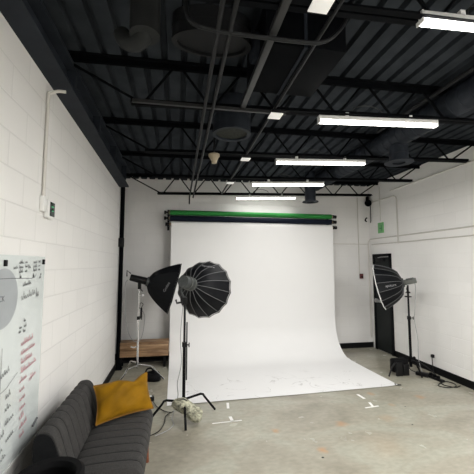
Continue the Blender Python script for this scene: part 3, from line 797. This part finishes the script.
if nn.y > 0: nn = -nn
place_text('Godox', .058, F1 @ V((sgn*(w_at+.006), .0, .42*.68)), (y_l+slope*.25), nn, 'printed_logo', t1)
t = head1 = thing('lamp_head', 'black studio lamp behind the faceted softbox on the chrome stand', 'studio lamp', hub1-ax1*.15)
obj('housing', MB().cyl(hub1-ax1*.27+V((0, 0, .0)), hub1-ax1*.015, .052, .06, n=24), 'black', t)
obj('rear_handle', MB().tube([hub1-ax1*.27+V((0, 0, .06)), hub1-ax1*.33+V((0, 0, .095)), hub1-ax1*.33+V((0, 0, .0))], .009), 'black', t)
obj('rear_panel', MB().cyl(hub1-ax1*.28, hub1-ax1*.265, .047, n=24), 'condark', t)
obj('yoke', MB().box((SX-.02, SY_-.03, 1.30), (SX+.03, SY_+.03, 1.42), bevel=.006).tube([(SX, SY_-.03, 1.33), (SX+.06, SY_-.05, 1.27)], .008), 'black', t)
obj('knob', MB().box((SX+.05, SY_-.06, 1.19), (SX+.085, SY_-.03, 1.23), bevel=.006).tube([(SX, SY_-.03, 1.21), (SX+.06, SY_-.045, 1.21)], .007), 'chrome', t)
t = thing('clamp_pouch', 'black cable clamp hanging on the chrome stand column', 'clamp', (SX+.04, 5.36, .95))
obj('pouch', MB().box((SX+.03, 5.345, .86), (SX+.06, 5.375, 1.02), bevel=.01), 'black', t)
obj('cord_loop', MB().tube([(SX+.045, 5.36, 1.02), (SX+.07, 5.36, 1.07), (SX+.03, 5.36, 1.09), (SX+.02, 5.36, 1.0)], .005, smooth=4), 'black', t)
obj('clip', MB().tube([(SX, 5.37, .42), (SX-.06, 5.35, .41), (SX-.1, 5.35, .43)], .01), 'chrome', thing('grip_head', 'chrome grip clamp low on the chrome stand', 'clamp', (SX, 5.37, .42)))
obj('power_cord', MB().tube([(-.775, 5.40, 1.45), (-.81, 5.38, 1.38), (-.80, 5.36, 1.1), (-.78, 5.36, .82), (-.71, 5.34, .58), (-.60, 5.33, .50), (-.53, 5.34, .60), (-.50, 5.36, .86), (-.545, 5.365, .98)], .005, smooth=6), 'cordw', head1)
# black bag at its base
t = thing('sandbag', 'black sandbag lying on the feet of the chrome stand', 'sandbag', (-.36, 5.0, 0))
m = MB()
for (a, b_, r) in ((V((-.50, 5.06, .05)), V((-.22, 5.0, .05)), .062), (V((-.47, 5.15, .05)), V((-.24, 5.14, .055)), .06)):
    pts = [a+(b_-a)*q for q in (0, .08, .3, .5, .7, .92, 1)]; m.tube(pts, [r*.3, r*.8, r, r*.92, r, r*.8, r*.3], n=16)
bmesh.ops.subdivide_edges(m.bm, edges=m.bm.edges[:], cuts=1, use_grid_fill=True)
bmesh.ops.smooth_vert(m.bm, verts=m.bm.verts, factor=.5, use_axis_x=True, use_axis_y=True, use_axis_z=True)
for v in m.bm.verts:
    v.co += V((0, 0, .012*math.sin(40*v.co.x)*math.cos(30*v.co.y))); v.co.z = max(v.co.z, .002)
obj('filled_bag', m, 'blackm', t)
obj('strap', MB().tube([(-.45, 5.1, .10), (-.42, 5.09, .16), (-.36, 5.08, .165), (-.31, 5.08, .10)], .012, n=8, smooth=5), 'blackm', t)

# --- octagonal softbox on the right stand
OX, OY = 3.655, 4.72
cstand(OX, OY, 1.36, [(math.radians(-100), .3), (math.radians(30), .25), (math.radians(165), .3)], 'blackm', 'black light stand beside the right wall', base_h=.17, r=.020)
obj('disc_knob', MB().cyl((OX-.002, OY, 1.17), (OX-.002, OY, 1.185), .05, n=18).cyl((OX, OY, 1.235), (OX, OY, 1.26), .042, .02, n=18), 'black', bpy.data.objects[[o.name for o in bpy.data.objects if o.get('label') == 'black light stand beside the right wall'][0]])
ax3 = V((-.43, .37, -.13)).normalized(); hub3 = V((3.55, 4.70, 1.402))
t3, F3, rows3 = softbox(hub3, ax3, (0, 0, 1), .375, .345, 'black dome softbox facing left by the door and right wall', 16, 'diff', hub_r=.07, power=.43, roll=.2)
_, p, du, dv, nn = best_patch(F3, V((-.15, -.95, .12)).normalized(), .375, .345, .07, .43, .45)
place_text('aputure', .055, p, V((1, 0, .12)), nn, 'printed_logo', t3)
t = head3 = thing('lamp_head', 'olive grey studio lamp on top of the stand by the right wall', 'studio lamp', hub3-ax3*.1)
obj('housing', MB().box((-.045, -.045, -.20), (.045, .04, -.02), mtx=frame(hub3, ax3), bevel=.012), 'headgreen', t)
obj('fins', MB().box((-.05, .02, -.17), (.05, .05, -.06), mtx=frame(hub3, ax3), bevel=.004), 'headgrey', t)
obj('yoke', MB().tube([(OX+.0, OY, 1.34), (OX-.015, OY, 1.30), (OX, OY, 1.26)], .014), 'black', t)
obj('power_cord', MB().tube([(3.735, 4.70, 1.42), (3.77, 4.69, 1.36), (3.765, 4.70, 1.1), (3.74, 4.70, .8), (3.78, 4.7, .5), (3.77, 4.69, .2), (3.79, 4.64, .012), (3.78, 4.50, .012)], .005, smooth=6), 'cordw', head3)
# black gear bag at its base
t = thing('gear_bag', 'boxy black sandbag saddle on the floor at the right stand', 'sandbag', (3.38, 4.66, 0))
m = MB()
m.box((3.27, 4.60, .04), (3.53, 4.72, .24), bevel=.03); obj('body', m, 'blackm', t)
obj('flap', MB().box((3.29, 4.565, .0), (3.40, 4.60, .20), bevel=.012).box((3.41, 4.57, .0), (3.51, 4.605, .17), bevel=.012), 'black', t)
obj('strap', MB().tube([(3.285, 4.59, .2), (3.22, 4.58, .14), (3.17, 4.57, .04), (3.15, 4.56, .015)], .012, n=8), 'black', t)
t = thing('power_strip', 'black power strip on the floor below the right wall', 'power strip', (3.77, 4.37, 0))
obj('body', MB().box((-.03, -.14, .0), (.03, .14, .035), bevel=.006, mtx=Matrix.Translation((3.765, 4.36, .001)) @ Matrix.Rotation(.1, 4, 'Z')), 'black', t)
for i in range(3): obj('plug', MB().box((3.745, 4.28+.07*i, .034), (3.785, 4.315+.07*i, .075), bevel=.006), 'blackm', t)
t = thing('power_adapter', 'black power adapter lying beside the right stand', 'adapter', (3.72, 4.56, 0))
obj('brick', MB().box((-.045, -.09, .0), (.045, .09, .05), bevel=.01, mtx=Matrix.Translation((3.70, 4.53, .001)) @ Matrix.Rotation(.5, 4, 'Z')), 'black', t)
obj('cable', MB().tube([(3.68, 4.6, .02), (3.6, 4.68, .06), (3.64, 4.74, .14)], .006, smooth=5), 'black', t)
solo('floor_cable', MB().tube([(3.63, 4.68, .2), (3.72, 4.62, .17), (3.80, 4.56, .12), (3.86, 4.46, .03), (3.83, 4.36, .012), (3.77, 4.3, .03)], .007, smooth=6), 'black', 'black cable from the right stand to the power strip', 'cable')
solo('floor_cable', MB().tube([(3.77, 4.22, .02), (3.66, 4.17, .008), (3.60, 4.10, .008), (3.68, 4.03, .008), (3.82, 4.05, .008), (3.88, 4.14, .008), (3.84, 4.24, .008), (3.74, 4.22, .008), (3.70, 4.12, .008), (3.78, 4.02, .008), (3.90, 4.06, .008)], .006, smooth=8), 'black', 'coil of black cable on the floor below the right wall', 'cable')
t = thing('wall_plug', 'black plug with a short cord in the lower right wall', 'plug', (XR, 4.61, .25))
obj('plug', MB().box((XR-.045, 4.59, .235), (XR-.002, 4.63, .285), bevel=.008), 'black', t)
obj('cord', MB().tube([(XR-.035, 4.61, .24), (XR-.03, 4.61, .1), (XR-.04, 4.58, .012), (3.87, 4.5, .01)], .006, smooth=5), 'black', t)
solo('cable_end', MB().tube([(3.10, 4.22, .012), (3.04, 4.25, .012), (3.01, 4.23, .03)], .008), 'black', 'short dark cable end at the right corner of the white paper', 'cable')

# cables near the sofa
t = thing('power_adapter', 'black power adapter with a pale top on the floor behind the sofa', 'adapter', (-.34, 4.33, 0))
obj('brick', MB().box((-.06, -.035, 0), (.06, .035, .055), bevel=.01, mtx=Matrix.Translation((-.33, 4.33, .001)) @ Matrix.Rotation(.2, 4, 'Z')), 'black', t)
obj('label_sticker', MB().box((-.04, -.025, .0555), (.03, .02, .057), mtx=Matrix.Translation((-.33, 4.33, .001)) @ Matrix.Rotation(.2, 4, 'Z')), 'white', t)
solo('floor_cable', MB().tube([(-.34, 4.39, .02), (-.40, 4.48, .01), (-.36, 4.6, .01), (-.42, 4.7, .008)], .0045, smooth=6), 'black', 'black cable running back from the adapter behind the sofa', 'cable')
solo('floor_cable', MB().tube([(-.28, 4.27, .02), (-.22, 4.12, .01), (-.12, 3.98, .01), (-.05, 3.93, .015), (-.02, 3.95, .02)], .0045, smooth=6), 'black', 'black cable curling from the adapter toward the black stand', 'cable')
solo('floor_cable', MB().tube([(-.06, 3.93, .012), (-.11, 3.86, .008), (-.12, 3.7, .008), (-.16, 3.55, .008), (-.24, 3.47, .008), (-.33, 3.45, .008)], .0045, smooth=6), 'black', 'black cable on the floor between the sofa and the black stand', 'cable')
obj('power_cord', MB().tube([(CX-.02, CY-.03, 1.24), (CX-.045, CY-.03, .9), (CX-.03, CY-.03, .62), (CX-.07, CY-.02, .4), (.02, 3.86, .2), (-.04, 3.8, .012), (-.02, 3.66, .008), (-.08, 3.54, .008), (-.2, 3.45, .008)], .0045, smooth=6), 'cordw', head2)

# ---------------------------------------------------------------- floor tape and debris
def tape(a, b, w, label):
    a = V((*a, 0)); b = V((*b, 0)); d = (b-a).normalized(); n = V((-d.y, d.x, 0))*w/2
    m = MB(); z0, z1 = V((0, 0, .0004)), V((0, 0, .0016))
    q = [a+n, a-n, b-n, b+n]
    vs = m.grid([[p+z0 for p in q], [p+z1 for p in q]], closed=True); m.bm.faces.new(vs[1])
    solo('tape_strip', m, 'tape', label, 'floor tape', 'white tape marks on the floor', smooth=False)
tape((.625, 4.10), (.607, 3.945), .03, 'short white tape strip just in front of the paper near the fur sandbag')
tape((.385, 3.615), (.71, 3.632), .018, 'long thin white tape strip on the floor right of the fur sandbag')
tape((.597, 3.74), (.609, 3.615), .034, 'short white tape stub standing on the long thin strip')
tape((2.335, 4.055), (2.348, 3.915), .035, 'white tape strip on the floor near the right front edge of the paper')
tape((2.21, 3.672), (2.395, 3.69), .02, 'thin white tape strip farthest right on the floor')
tape((2.345, 3.80), (2.32, 3.69), .03, 'short white tape stub touching the rightmost thin strip')
for (x, y, r, lab) in ((1.28, 2.83, .009, 'dark speck of debris on the open floor, nearest to the camera'), (2.47, 3.21, .007, 'dark speck of debris on the floor at the right'), (2.7, 3.62, .006, 'tiny dark speck below the right stand')):
    m = MB(); bmesh.ops.create_icosphere(m.bm, subdivisions=2, radius=r, matrix=Matrix.Translation((x, y, r*.35)) @ Matrix.Diagonal((1.4, 1, .35, 1)))
    solo('debris_speck', m, 'debris', lab, 'debris')

# ---------------------------------------------------------------- lights
def area(loc, sx, sy, e, col=(1, .985, .962), rot=(0, 0, 0)):
    l = bpy.data.lights.new('lamp', 'AREA'); l.shape = 'RECTANGLE'; l.size = sx; l.size_y = sy; l.energy = e; l.color = col
    o = bpy.data.objects.new('lamp', l); o.location = loc; o.rotation_euler = rot; COL.objects.link(o); return o
# unseen strip lights behind the photographer; right row added to brighten the right wall
for x, e in ((1.6, 20), (3.35, 72)):
    for y in (-1.9, -.8, .3): area((x, y, 2.9), 1.2, .1, e)
# each strip light's own throw
for (x, L), y, z, e in zip(LX, JY, LZ, (24, 22, 18, 11, 4)): area((x+.58, y, z-.02), 1.1, .08, e)
w = bpy.data.worlds.new('World'); S.world = w; w.use_nodes = True
w.node_tree.nodes['Background'].inputs[0].default_value = (.8, .85, 1, 1); w.node_tree.nodes['Background'].inputs[1].default_value = .05

# ---------------------------------------------------------------- camera
cam = bpy.data.cameras.new('Camera'); co = bpy.data.objects.new('Camera', cam); COL.objects.link(co)
f = 325.; cam.sensor_width = 36; cam.lens = 36*f/474; cam.clip_start = .02
th = math.atan(27/f); ps = math.atan(59*math.cos(th)/f)
co.location = (0, 0, 1.7); co.rotation_euler = (PI/2+th, 0, -ps)
S.camera = co
S.view_settings.view_transform = 'Standard'; S.view_settings.look = 'None'; S.view_settings.exposure = 0.
